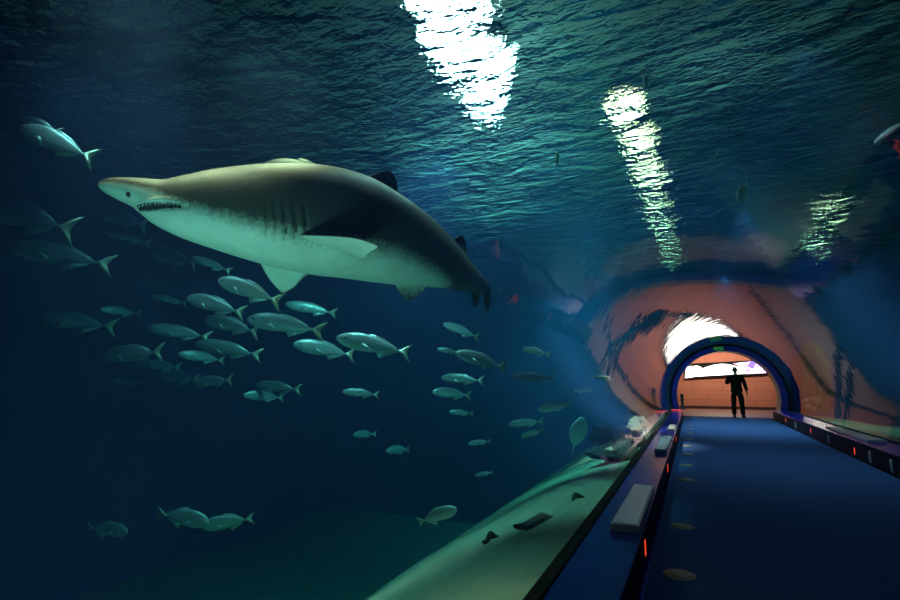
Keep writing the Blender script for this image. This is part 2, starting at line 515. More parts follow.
dl = ['large pale round disc in carpet nearest the camera', 'pale round disc in carpet, second from the camera', 'dull disc in carpet, third from the camera, beside the grey panel front edge',
      'thin looking disc in carpet, fourth from the camera, level with upper end of large grey panel', 'disc in carpet, fifth of the row', 'disc in carpet, sixth of the row', 'disc in carpet, seventh of the row',
      'small faint disc in carpet, eighth of the row', 'small faint disc in carpet, ninth of the row', 'tiny faint disc in carpet farthest up the row near the exit']
d0 = None
dy = [3.80, 5.02, 7.36, 8.62, 9.9, 11.2, 12.5, 13.8, 15.1, 16.4]
dl = ['largest pale round disc in carpet, nearest the camera', 'second pale round disc in carpet, just beyond the nearest one', 'disc in carpet beside the far end of the large grey panel',
      'fourth carpet disc from the camera, past the large grey panel', 'fifth carpet disc from the camera', 'sixth carpet disc counting from the camera', 'carpet disc seventh from camera, beside the second ledge panel',
      'faint carpet disc third from the far end of the row', 'faint carpet disc last but one towards the tunnel exit', 'tiny carpet disc farthest along, nearest the tunnel exit']
for y, lb in zip(dy, dl):
    if d0 is None:
        d0 = disc_proto(lb, (-.16, y, 0)); continue
    c = copy_tree(d0); c.location = (-.16, y, 0); c['label'] = lb

# information panels on the ledges
def info_panel(x0, x1, y0, y1, hf, hb, label):
    t = thing('information_panel', label, 'panel', ((x0 + x1) / 2, (y0 + y1) / 2, .302), 'sloping panels on the ledges')
    w, l = (x1 - x0) / 2, (y1 - y0) / 2
    bm = bmesh.new()
    v = [bm.verts.new(q) for q in ((-w, -l, 0), (w, -l, 0), (w, l, 0), (-w, l, 0), (-w, -l, hf), (w, -l, hf), (w, l, hb), (-w, l, hb))]
    for q in ((3, 2, 1, 0), (0, 1, 5, 4), (1, 2, 6, 5), (2, 3, 7, 6), (3, 0, 4, 7), (4, 5, 6, 7)):
        bm.faces.new([v[i] for i in q])
    obj('panel_body', bm, MT['steel_edge'], t, smooth=False)
    bm = bmesh.new(); e = .012
    v = [bm.verts.new(q) for q in ((-w + e, -l + e, hf + .001), (w - e, -l + e, hf + .001), (w - e, l - e, hb + .001), (-w + e, l - e, hb + .001))]
    u = [bm.verts.new(q.co + Vector((0, 0, .006))) for q in v]
    bm.faces.new(u); bm.faces.new(v[::-1])
    for i in range(4):
        j = (i + 1) % 4; bm.faces.new((v[i], v[j], u[j], u[i]))
    obj('panel_face', bm, MT['brushed'], t, smooth=False)
    return t


info_panel(-.535, -.365, 3.5, 4.95, .045, .030, 'large brushed grey sloping panel on left ledge nearest the camera')
info_panel(-.52, -.37, 7.45, 9.6, .045, .025, 'second sloping panel on left ledge, between the large grey one and the exit')
info_panel(-.50, -.37, 10.7, 12.2, .045, .025, 'small looking grey panel on left ledge farthest towards the exit')
info_panel(2.44, 2.68, 10.2, 13.0, .035, .02, 'dull grey sloping panel on right ledge')

# red step lights and grey plates on the risers
def step_light(x, y, z, facing, label):
    t = thing('step_light', label, 'light', (x, y, z), 'red step lights along the ledges')
    f = facing
    bm = B(min(0, f * .004), max(0, f * .004), -.032, .032, -.065, .065, bev=.004); obj('frame', bm, MT['lamp_frame'], t, smooth=False)
    bm = B(min(f * .004, f * .009), max(f * .004, f * .009), -.022, .022, -.05, .05, bev=.002); obj('lens', bm, MT['red_lens'], t, smooth=False)
    return t


RXL, RXR = FL - .03, FR + .03
for px, py, lb in ((644.7, 552, 'red step light on left ledge nearest the camera'), (668.5, 486, 'second red step light on left ledge beyond the nearest'), (676.5, 450, 'faint red step light on left ledge nearest the exit')):
    p = on_x(px, py, RXL); step_light(RXL, p.y, max(.1, min(.19, p.z)), 1, lb)
for px, py, lb in ((855, 451, 'red step light on right ledge nearest the camera'), (811, 430.5, 'middle red step light on right ledge, next to the rock pillar'), (786, 420, 'red step light on right ledge closest to the person')):
    p = on_x(px, py, RXR); step_light(RXR, p.y, max(.1, min(.19, p.z)), -1, lb)
gp = None
for px, py, lb in ((829, 440.5, 'grey plate on right ledge riser between the nearest two red lights'), (796, 425, 'small grey plate on right ledge riser towards the exit'),
                   (871, 459, 'faint grey plate on right ledge riser just nearer than the first red light'), (893, 469, 'grey plate on right ledge riser closest to the camera')):
    p = on_x(px, py, RXR)
    t = thing('socket_plate', lb, 'plate', (RXR - .001, p.y, max(.12, min(.18, p.z))), 'grey plates on the right riser')
    obj('plate', B(-.012, 0, -.055, .055, -.085, .085, bev=.004), MT['grey_plate'], t, smooth=False)
    obj('cover', B(-.018, -.012, -.035, .035, -.05, .05, bev=.003), MT['steel_edge'], t, smooth=False)
p = on_x(877, 444, 2.7)
tag(obj('red_light_strip', B(2.52, 2.80, 9.0, 9.05, .312, .322), MT['red_lens'], smooth=False), 'faint red strip lying on right ledge near right edge of the picture', 'light')

# ------------------------------------------------------------------ water
bm = bmesh.new()
p = arc_pts(RO + .002, .22, 64)
XA, XB = -15.9, 14.9
prof = [(XA, -4.95), (XA, ZW - .004), (XB, ZW - .004), (XB, -4.95), (p[-1][0], -4.95)] + p[::-1] + [(p[0][0], -4.95)]
extrude_profile(bm, prof, TY0 - 1.4, 20.395)
tag(obj('tank_water', bm, MT['water'], smooth=False), 'deep blue hazy sea water filling the tank around the tunnel', 'water', kind='structure')
bm = bmesh.new(); bmesh.ops.create_grid(bm, x_segments=60, y_segments=60, size=1)
for v in bm.verts:
    v.co = Vector((-.5 + v.co.x * 15.4, 8 + v.co.y * 12.38, 0))
    v.co.z = ZW + .02 * noise.noise(v.co * .8)
for f in bm.faces:
    if f.normal.z < 0: f.normal_flip()
me = bpy.data.meshes.new('water_surface'); bm.to_mesh(me); bm.free(); me.materials.append(MT['water_top'])
for q in me.polygons: q.use_smooth = True
ws = bpy.data.objects.new('water_surface', me); COL.objects.link(ws)
tag(ws, 'rippled underside of the water surface above the tunnel', 'water surface', kind='structure')

# tank walls far off in the blue
tag(obj('wall_tank_left', B(-16.2, -15.95, TY0 - 1.5, 20.4, -5, 6.5), MT['tank_wall'], smooth=False), kind='structure')
tag(obj('wall_tank_right', B(14.95, 15.2, TY0 - 1.5, 20.4, -5, 6.5), MT['tank_wall'], smooth=False), kind='structure')
tag(obj('wall_tank_near', B(-16, -1.4, TY0 - 1.7, TY0 - 1.45, -5, 6.5), MT['tank_wall'], smooth=False), kind='structure')

# sand
def sand_z(x, y):
    if x < AX:
        d = -.76 - x
        z = .12 - .18 * d - .245 * max(0, d - .4) ** 1.4
        z = max(z, -4.6)
    else:
        d = x - 2.88
        z = .15 - .05 * d - .05 * max(0, d - .8) ** 1.3
        z = max(z, -2.5)
    z += .05 * noise.noise(Vector((x * .9, y * .9, 3))) + .018 * noise.noise(Vector((x * 3.2, y * 2.2, 8))) * min(1, max(0, d))
    return z


for side, xs in (('l', [-.74 - 15 * (i / 90) ** 1.7 for i in range(91)]), ('r', [2.84 + 11.9 * (i / 50) ** 1.6 for i in range(51)])):
    bm = bmesh.new(); ny = 150
    g = [[bm.verts.new((x, -4 + 24.35 * j / ny, sand_z(x, -4 + 24.35 * j / ny))) for j in range(ny + 1)] for x in xs]
    for a, b in zip(g, g[1:]):
        for j in range(ny):
            bm.faces.new((a[j], b[j], b[j + 1], a[j + 1]))
    o = obj('sand_bed', bm, MT['sand'])
    tag(o, 'greenish lit sand bank sloping away left of the tunnel' if side == 'l' else 'strip of dim sand behind the right ledge', 'sand', kind='structure')

# ------------------------------------------------------------------ rocks
def rock(name, label, px, py, X, size, m, seed, squash=(1, 1, 1), rough=.35, group=None):
    c = on_x(px, py, X)
    bm = bmesh.new(); bmesh.ops.create_icosphere(bm, subdivisions=5, radius=1)
    off = Vector((seed * 3.1, seed * 1.7, seed * .9))
    for v in bm.verts:
        n = v.co.copy()
        k = 1 + rough * noise.noise(n * 1.3 + off) + rough * .6 * abs(noise.noise(n * 3.1 + off)) + rough * .25 * noise.noise(n * 8 + off)
        v.co = Vector((n.x * k * squash[0], n.y * k * squash[1], n.z * k * squash[2])) * size
    o = obj(name, bm, m)
    o.location = c
    tag(o, label, 'rock', group)
    return o


rock('rock', 'low brown rock on sand nearest the camera beside the left ledge', 624, 460, -1.04, 0.30, MT['rock_brown'], 1, (.75, 1.4, .85))
rock('rock', 'flat dark slab of rock jutting left over the pale sand', 612, 455, -1.20, 0.33, MT['rock_dark'], 2, (1.1, 1.2, .18))
rock('rock', 'dark purple boulder between the brown rock and the pale pink rock', 630, 445, -1.10, 0.31, MT['rock_dark'], 3, (.8, 1.2, .95))
rock('rock', 'round dark reddish boulder left of the pale pink rock', 624, 436, -1.62, 0.30, MT['rock_dark'], 9, (1, 1.2, 1.0))
rock('rock', 'brightly lit pale pink layered rock against the ledge', 642, 438, -1.06, 0.36, MT['rock_pale'], 4, (.75, 1.2, 1.15), .45)
rock('rock', 'small pale rock lying in front of the pink layered rock', 643, 452, -.99, 0.15, MT['rock_pale'], 5, (.9, 1.5, .7))
rock('rock', 'brownish coral covered rock behind the pink layered rock', 647, 417, -1.28, 0.45, MT['rock_brown'], 6, (.8, 1.4, 1.3), .5)
rock('rock', 'grey brown knobbly rock low on far side of the pale pink rock', 612, 436, -2.15, 0.38, MT['rock_brown'], 7, (1.2, 1.2, .8), .5)
rock('rock', 'tall brown rock pillar standing behind the right ledge', 817, 378, 3.57, .48, MT['rock_brown'], 11, (.7, .9, 2.1), .5)
rock('rock', 'squat olive brown rock at foot of the pillar behind right ledge', 812, 404, 3.22, .24, MT['rock_brown'], 12, (.9, 1.2, .85), .4)
for k, (px, py, d, lb) in enumerate(((540, 523, 5.0, 'long waterlogged branch lying on the left sand bank'), (492, 540, 4.4, 'short dark stick on the sand nearer than the long branch'), (578, 499, 5.8, 'small dark twig on bright sand beyond the long branch'))):
    r = ray(px, py)
    q = None
    for i in range(400):
        s = 2 + i * .02; w = CAM + r * s
        if w.z < sand_z(w.x, w.y): q = w; break
    q = q or at(px, py, d)
    L_ = (.62, .26, .22)[k]
    bm = bmesh.new(); n = 14; rings = []
    for i in range(n + 1):
        u = i / n * 2 - 1
        cpt = Vector((u * L_ / 2, .03 * math.sin(3 * u + k), .02 * math.cos(4 * u)))
        rr = (.042, .03, .022)[k] * (1 - .55 * abs(u) ** 3) * (1 + .25 * noise.noise(Vector((u * 3, k, 0))))
        rings.append([bm.verts.new(cpt + Vector((0, math.cos(2 * PI * j / 12), math.sin(2 * PI * j / 12))) * rr) for j in range(12)])
    for a, b in zip(rings, rings[1:]):
        for j in range(12):
            bm.faces.new((a[j], a[(j + 1) % 12], b[(j + 1) % 12], b[j]))
    bm.faces.new(rings[0][::-1]); bm.faces.new(rings[-1])
    o = obj('driftwood', bm, MT['wood']); o.location = q + Vector((0, 0, .02)); o.rotation_euler = (0, .05, math.radians(62))
    tag(o, lb, 'driftwood')

# ------------------------------------------------------------------ shark
ST = [  # centre px, py, half height px, depth, width ratio, boundary of dark back (fraction of half height)
    (100.0, 185.2, .8, 3.52, 1.6, .2), (103, 185.7, 4.2, 3.52, 1.6, .3), (109, 187, 7.2, 3.52, 1.55, .45), (120, 189.3, 10.6, 3.52, 1.45, .6), (140, 194.0, 15.4, 3.54, 1.25, .66),
    (165, 203.0, 24.6, 3.58, 1.0, .45), (190, 207.3, 32.8, 3.62, .92, .14), (220, 209.8, 40.6, 3.68, .90, -.08), (255, 213.2, 47.6, 3.76, .92, -.25),
    (290, 217.2, 52.6, 3.85, .92, -.37), (320, 220.8, 54.2, 3.96, .90, -.40), (350, 226.0, 52.5, 4.10, .88, -.42), (380, 236.0, 47.0, 4.28, .86, -.40),
    (410, 247.5, 39.0, 4.50, .82, -.45), (432, 257.5, 30.5, 4.70, .80, -.6), (450, 267, 22.5, 4.9, .80, -.9), (464, 275, 15.5, 5.1, .8, -1.3),
    (475, 281.5, 10.5, 5.28, .85, -1.5), (483, 287, 7.5, 5.42, .8, -1.5)]


def crom(p, t):
    n = len(p) - 1
    i = min(int(t), n - 1); u = t - i
    p0, p1, p2, p3 = p[max(i - 1, 0)], p[i], p[i + 1], p[min(i + 2, n)]
    return [.5 * ((2 * b) + (-a + c) * u + (2 * a - 5 * b + 4 * c - d) * u * u + (-a + 3 * b - 3 * c + d) * u ** 3) for a, b, c, d in zip(p0, p1, p2, p3)]


def build_shark():
    bm = bmesh.new(); lay = bm.verts.layers.float.new('dorsal')
    NS, NA = 420, 96
    ts = [(len(ST) - 1) * i / NS for i in range(NS + 1)]
    st = [crom(ST, t) for t in ts]
    P = [at(s[0], s[1], s[3]) for s in st]
    Up = Vector((0, 0, 1))
    rings = []; info = []
    frames = []
    for i, q in enumerate(st):
        a, b = P[max(i - 3, 0)], P[min(i + 3, NS)]
        T = (b - a).normalized()
        # keep the section's height axis square to the spine and upright
        Vv = (Up - T * Up.dot(T)).normalized()
        W = T.cross(Vv).normalized()
        if W.dot(CAM - P[i]) < 0: W = -W      # W points to the flank on the walkway's side
        frames.append((T, Vv, W))

    def flank(i, yv):
        s_ = st[i]; T, Vv, W = frames[i]
        sn = math.copysign(abs(yv) ** (1 / .92), yv); c = math.sqrt(max(0, 1 - sn * sn)) ** .88
        rr = max(s_[2], .8) * s_[3] / FPX
        return P[i] + Vv * (yv * rr) + W * (c * rr * s_[4])

    def yv_at(i, py):
        """height on the flank (-1..1) that lies at this image height"""
        lo, hi = -.995, .995
        def pyof(v):
            d = flank(i, v) - CAM
            return 300 - FPX * d.dot(CU) / d.dot(CF)
        # monotone search from the belly up, on the part of the flank that faces the walkway
        for _ in range(26):
            m = (lo + hi) / 2
            if pyof(m) > py: lo = m
            else: hi = m
        return (lo + hi) / 2

    BD = [(100, 183), (120, 182.5), (140, 186), (165, 193), (190, 204), (220, 215), (255, 226), (290, 236.5), (350, 247), (380, 253), (410, 266), (432, 277), (446, 288), (500, 330)]

    def interp(tab, x):
        for (x0, y0), (x1, y1) in zip(tab, tab[1:]):
            if x <= x1: return y0 + (y1 - y0) * max(0, x - x0) / (x1 - x0)
        return tab[-1][1]

    def mouth_y(u): return 210.0 - 4.2 * math.sin(PI * u * .8) + 8.0 * max(0, u - .75)
    def mouth_h(u): return 4.6 * math.sin(PI * min(1, max(0, u)) ** .72)
    for i, s in enumerate(st):
        T, Vv, W = frames[i]
        rr = max(s[2], .8) * s[3] / FPX
        x = s[0]; u = (x - 140) / 62.0
        bd = yv_at(i, interp(BD, x))
        if interp(BD, x) > s[1] + s[2] * .98: bd = -1.6
        mo = None
        if .01 < u < .99:
            ym, hm = mouth_y(u), mouth_h(u)
            va, vb = yv_at(i, ym - hm), yv_at(i, ym + hm)
            mo = ((va + vb) / 2, max(.004, (va - vb) / 2))
        gl = None
        if 258 < x < 308:
            gl = (yv_at(i, 203), yv_at(i, 241))
        ring = []
        for j in range(NA):
            th = 2 * PI * j / NA
            c, sn = math.cos(th), math.sin(th)
            hh = math.copysign(abs(sn) ** .92, sn)
            ww = math.copysign(abs(c) ** .88, c)
            if sn < 0: ww *= 1.0 + .06 * abs(sn)
            off = Vv * (hh * rr) + W * (ww * rr * s[4])
            yv = hh
            inw = 0.0; mi = 0
            if mo:
                dv = (yv - mo[0]) / mo[1]
                if abs(dv) < 1:
                    inw = .034 * (1 - dv * dv) ** .5; mi = 1
                elif 1 <= dv < 2.2:
                    inw = -.008 * math.sin(PI * (dv - 1) / 1.2)
            if gl and gl[1] < yv < gl[0]:
                f_ = (yv - gl[1]) / (gl[0] - gl[1])
                for g in range(5):
                    xx = x - (268.5 + g * 7.2) + 4.0 * (f_ - .5) + 5 * (f_ - .5) ** 2
                    e = min(1, (1 - f_) * 5, f_ * 5)
                    if abs(xx) < 1.5:
                        inw = max(inw, .020 * e * (1 - abs(xx) / 1.5)); mi = 2 if abs(xx) < .8 and e > .5 else mi
                    elif -4.5 < xx < -1.5:
                        inw -= .006 * e * math.sin(PI * (-xx - 1.5) / 3)
            nrm = (Vv * sn + W * c).normalized()
            v = bm.verts.new(P[i] + off - nrm * inw)
            v[lay] = .5 + (yv - bd) * .9
            ring.append(v); info.append(mi)
        rings.append(ring)
    for i in range(NS):
        for j in range(NA):
            k = (j + 1) % NA
            f = bm.faces.new((rings[i][j], rings[i][k], rings[i + 1][k], rings[i + 1][j]))
            ms = [info[i * NA + j], info[i * NA + k], info[(i + 1) * NA + k], info[(i + 1) * NA + j]]
            for q in (1, 2):
                if ms.count(q) >= 3: f.material_index = q
    bm.faces.new(rings[0][::-1]); bm.faces.new(rings[-1])

    def blade(rf, rb, tf, tb, thick, dors, lead=.0, n=14, m=18, sweep=0.0):
        """foil fin: root front/back, tip front/back as points"""
        nrm = (rb - rf).cross(tf - rf).normalized()
        rows = []
        for a in range(n + 1):
            u = a / n
            A = rf.lerp(tf, u); Bk = rb.lerp(tb, u)
            bow = math.sin(PI * u)
            A = A + (A - Bk).normalized() * lead * bow
            Bk = Bk + (A - Bk).normalized() * sweep * bow
            if u > .68:
                kk = .62 * ((u - .68) / .32) ** 2
                A, Bk = A.lerp(Bk, kk * .45), Bk.lerp(A, kk)
            row = []
            for k in range(2 * m):
                w = k / m if k <= m else (2 * m - k) / m
                sgn = 1 if k <= m else -1
                prof = 2.6 * (math.sqrt(max(w, 0)) * .55 - .25 * w - .30 * w * w) if w > 0 else 0
                th = thick * max(.12, (1 - u) ** .7 if u < 1 else 0) * max(prof, 0)
                if u > .9: th *= (1 - u) / .1 * .8 + .2
                q = A.lerp(Bk, w) + nrm * sgn * th
                v = bm.verts.new(q)
                d = dors(u, w, sgn) if callable(dors) else dors
                v[lay] = d
                row.append(v)
            rows.append(row)
        for a, b in zip(rows, rows[1:]):
            for k in range(2 * m):
                kk = (k + 1) % (2 * m)
                bm.faces.new((a[k], a[kk], b[kk], b[k]))
        bm.faces.new(rows[-1]); bm.faces.new(rows[0][::-1])

    def surf(px, s):  # depth helper
        return px
    # near pectoral fin: sweeps back toward the camera, white underside turned to us
    rf, rb = at(290, 234, 3.60), at(338, 250, 3.78)
    tf, tb = at(380, 242, 3.16), at(372, 257, 3.22)
    n0 = (rb - rf).cross(tf - rf).normalized(); upsgn = 1 if n0.z > 0 else -1
    blade(rf, rb, tf, tb, .030, lambda u, w, s: (.95 if s == upsgn else (.95 if w < .03 else .10 + .25 * max(0, u - .8))), lead=.03, sweep=-.05)
    # far pectoral fin: hangs down
    rf, rb = at(254, 250, 3.9), at(322, 266, 4.0)
    tf, tb = at(279, 293, 4.15), at(290, 296, 4.2)
    blade(rf, rb, tf, tb, .028, lambda u, w, s: .12 + (.6 if w < .05 else 0) + .5 * max(0, u - .72) / .28 + (.35 if w > .9 else 0), lead=.02, sweep=.035)
    # pelvic fin
    blade(at(390, 272, 4.36), at(440, 275, 4.62), at(404, 300, 4.40), at(414, 303, 4.44), .018, lambda u, w, s: .2 + .5 * u, lead=.01, sweep=.02)
    # first dorsal
    blade(at(362, 182, 4.22), at(402, 205, 4.42), at(386, 169.5, 4.36), at(397, 172, 4.42), .022, 1.0, lead=.02, sweep=.02)
    # second dorsal
    blade(at(449, 245, 4.88), at(468, 258, 5.05), at(461, 234.5, 5.0), at(465.5, 236.5, 5.05), .014, 1.0, lead=.01, sweep=.01)
    # anal fin
    blade(at(440, 276, 4.8), at(462, 283, 5.0), at(456, 292, 4.93), at(461, 292, 4.98), .012, .95, lead=.005, sweep=.01)
    # tail: long lobe and short lobe
    blade(at(481, 281, 5.36), at(491, 287, 5.5), at(486, 314, 5.62), at(488.5, 317, 5.66), .022, 1.0, lead=.0, sweep=.0)
    blade(at(470, 277, 5.28), at(484, 287, 5.42), at(473.5, 308, 5.30), at(476.5, 309, 5.34), .020, 1.0, lead=.0, sweep=.0)
    o = obj('shark', bm, [MT['shark'], MT['mouth'], MT['gill']])
    tag(o, 'large grey brown shark with white belly swimming left with toothy mouth', 'shark')
    # eye and teeth, near flank
    def surface_point(px, py):
        # on the near flank at this pixel
        best = min(range(NS + 1), key=lambda i: abs(st[i][0] - px))
        return flank(best, yv_at(best, py)), frames[best]
    q, fr = surface_point(138, 194)
    bm2 = bmesh.new(); bmesh.ops.create_uvsphere(bm2, u_segments=20, v_segments=14, radius=.021)
    for v in bm2.verts: v.co = v.co + q - fr[2] * .008
    e = obj('eye', bm2, MT['eye'], o)
    nT = 15
    tooth_me = None
    for row in (0, 1):
        for k in range(nT):
            u = .10 + .80 * k / (nT - 1)
            x = 140 + 62 * u
            ym, hh = mouth_y(u), mouth_h(u)
            q, fr = surface_point(x, ym - hh * .95 if row == 0 else ym + hh * .95)
            bm2 = bmesh.new()
            ln = (.022 if row == 0 else .026) * (1.1 - .6 * u)
            bmesh.ops.create_cone(bm2, cap_ends=True, segments=8, radius1=.0055, radius2=.0008, depth=ln)
            dirv = (-fr[1] if row == 0 else fr[1]) - fr[2] * .15
            R_ = Vector((0, 0, 1)).rotation_difference(dirv.normalized()).to_matrix()
            for v in bm2.verts: v.co = R_ @ v.co + q + dirv.normalized() * ln * .4 - fr[2] * .006
            obj('tooth', bm2, MT['tooth'], o)
    return o


build_shark()

# ------------------------------------------------------------------ fish
def fish_mesh(name, depth, width, m, tail_h=.118, fork=.07):
    """one continuous fish, nose at x=+.5, tail tips at x=-.5"""
    bm = bmesh.new()
    NS, NA = 40, 20
    def hgt(t):  # t 0 nose .. 1 tail root
        return depth / 2 * (1.02 * (math.sin(PI * min(1, t ** .72)) ** .85) + .0) * (1 - .1 * t) + .012 * t + .004
    rings = []
    for i in range(NS + 1):
        t = i / NS; x = .5 - .80 * t
        h = hgt(t); w = h * width * (1.15 - .5 * t)
        zc = .012 * math.sin(PI * t)
        rings.append([bm.verts.new((x, w * math.cos(2 * PI * j / NA), zc + h * math.sin(2 * PI * j / NA) * (1.0 if math.sin(2 * PI * j / NA) > 0 else .92))) for j in range(NA)])
    for a, b in zip(rings, rings[1:]):
        for j in range(NA):
            k = (j + 1) % NA; bm.faces.new((a[j], a[k], b[k], b[j]))
    bm.faces.new(rings[0][::-1]); bm.faces.new(rings[-1])

    def fin(outl, th=.006):
        a = [bm.verts.new((x, th, z)) for x, z in outl]; b = [bm.verts.new((x, -th, z)) for x, z in outl]
        bm.faces.new(a); bm.faces.new(b[::-1])
        for i in range(len(outl)):
            j = (i + 1) % len(outl); bm.faces.new((a[i], a[j], b[j], b[i]))
    fin([(-.27, .012), (-.34, .02), (-.42, tail_h * .7), (-.50, tail_h), (-.455, tail_h * .55), (-.425 + (.07 - fork) * -.3, 0), (-.455, -tail_h * .55), (-.50, -tail_h), (-.42, -tail_h * .7), (-.34, -.02), (-.27, -.012)], .005)
    d = depth / 2
    fin([(.16, d * .90), (.08, d * 1.30), (.0, d * 1.22), (-.10, d * 1.02), (-.26, d * .42), (-.26, d * .1), (.0, d * .6)], .004)
    fin([(-.02, -d * .75), (-.06, -d * 1.28), (-.11, -d * 1.02), (-.26, -d * .40), (-.26, 0), (-.1, -d * .3)], .004)
    for s in (1, -1):   # pectoral fins
        w = d * width
        a = [(.22, s * w * .9, -.02), (.10, s * (w + .03), -.075), (.06, s * (w + .035), -.055), (.18, s * w * .95, 0)]
        v1 = [bm.verts.new(q) for q in a]; v2 = [bm.verts.new((q[0], q[1] + s * .004, q[2])) for q in a]
        bm.faces.new(v1); bm.faces.new(v2[::-1])
        for i in range(4):
            j = (i + 1) % 4; bm.faces.new((v1[i], v1[j], v2[j], v2[i]))
    bmesh.ops.recalc_face_normals(bm, faces=bm.faces)
    me = bpy.data.meshes.new(name); bm.to_mesh(me); bm.free(); me.materials.append(m)
    for q in me.polygons: q.use_smooth = True
    return me


JACK = fish_mesh('jack', .205, .50, MT['jack'])
BREAM = fish_mesh('bream', .28, .42, MT['bream'], .115, .05)
EYE = bpy.data.meshes.new('fish_eye')
bm = bmesh.new(); bmesh.ops.create_uvsphere(bm, u_segments=14, v_segments=10, radius=.012); bm.to_mesh(EYE); bm.free(); EYE.materials.append(MT['eye'])


def put_fish(hx, hy, tx, ty, d, label, me=None, dd=None, eye=None, group='fish swimming in the tank', name='fish', roll=0):
    me = me or JACK
    dd = (.02 if me is BREAM else random.uniform(-.06, .10)) * d if dd is None else dd
    h, t = at(hx, hy, d), at(tx, ty, d + dd)
    X = (h - t); L_ = X.length; X.normalize()
    Y = Vector((0, 0, 1)).cross(X)
    if Y.length < .05: Y = CF.cross(X)
    Y.normalize(); Z = X.cross(Y)
    R_ = Matrix((X, Y, Z)).transposed()
    if roll: R_ = R_ @ Matrix.Rotation(roll, 3, 'X')
    mw = R_.to_4x4() @ Matrix.Diagonal((L_, L_, L_, 1)); mw.translation = (h + t) / 2
    o = bpy.data.objects.new(name, me); COL.objects.link(o); o.matrix_world = mw
    tag(o, label, 'fish', group)
    if eye is None: eye = math.hypot(hx - tx, hy - ty) > 34
    if eye:
        for s in (1, -1):
            e = bpy.data.objects.new('eye', EYE); COL.objects.link(e); e.parent = o
            e.location = (.405, s * (.040 if me is JACK else .048), .020)
    return o


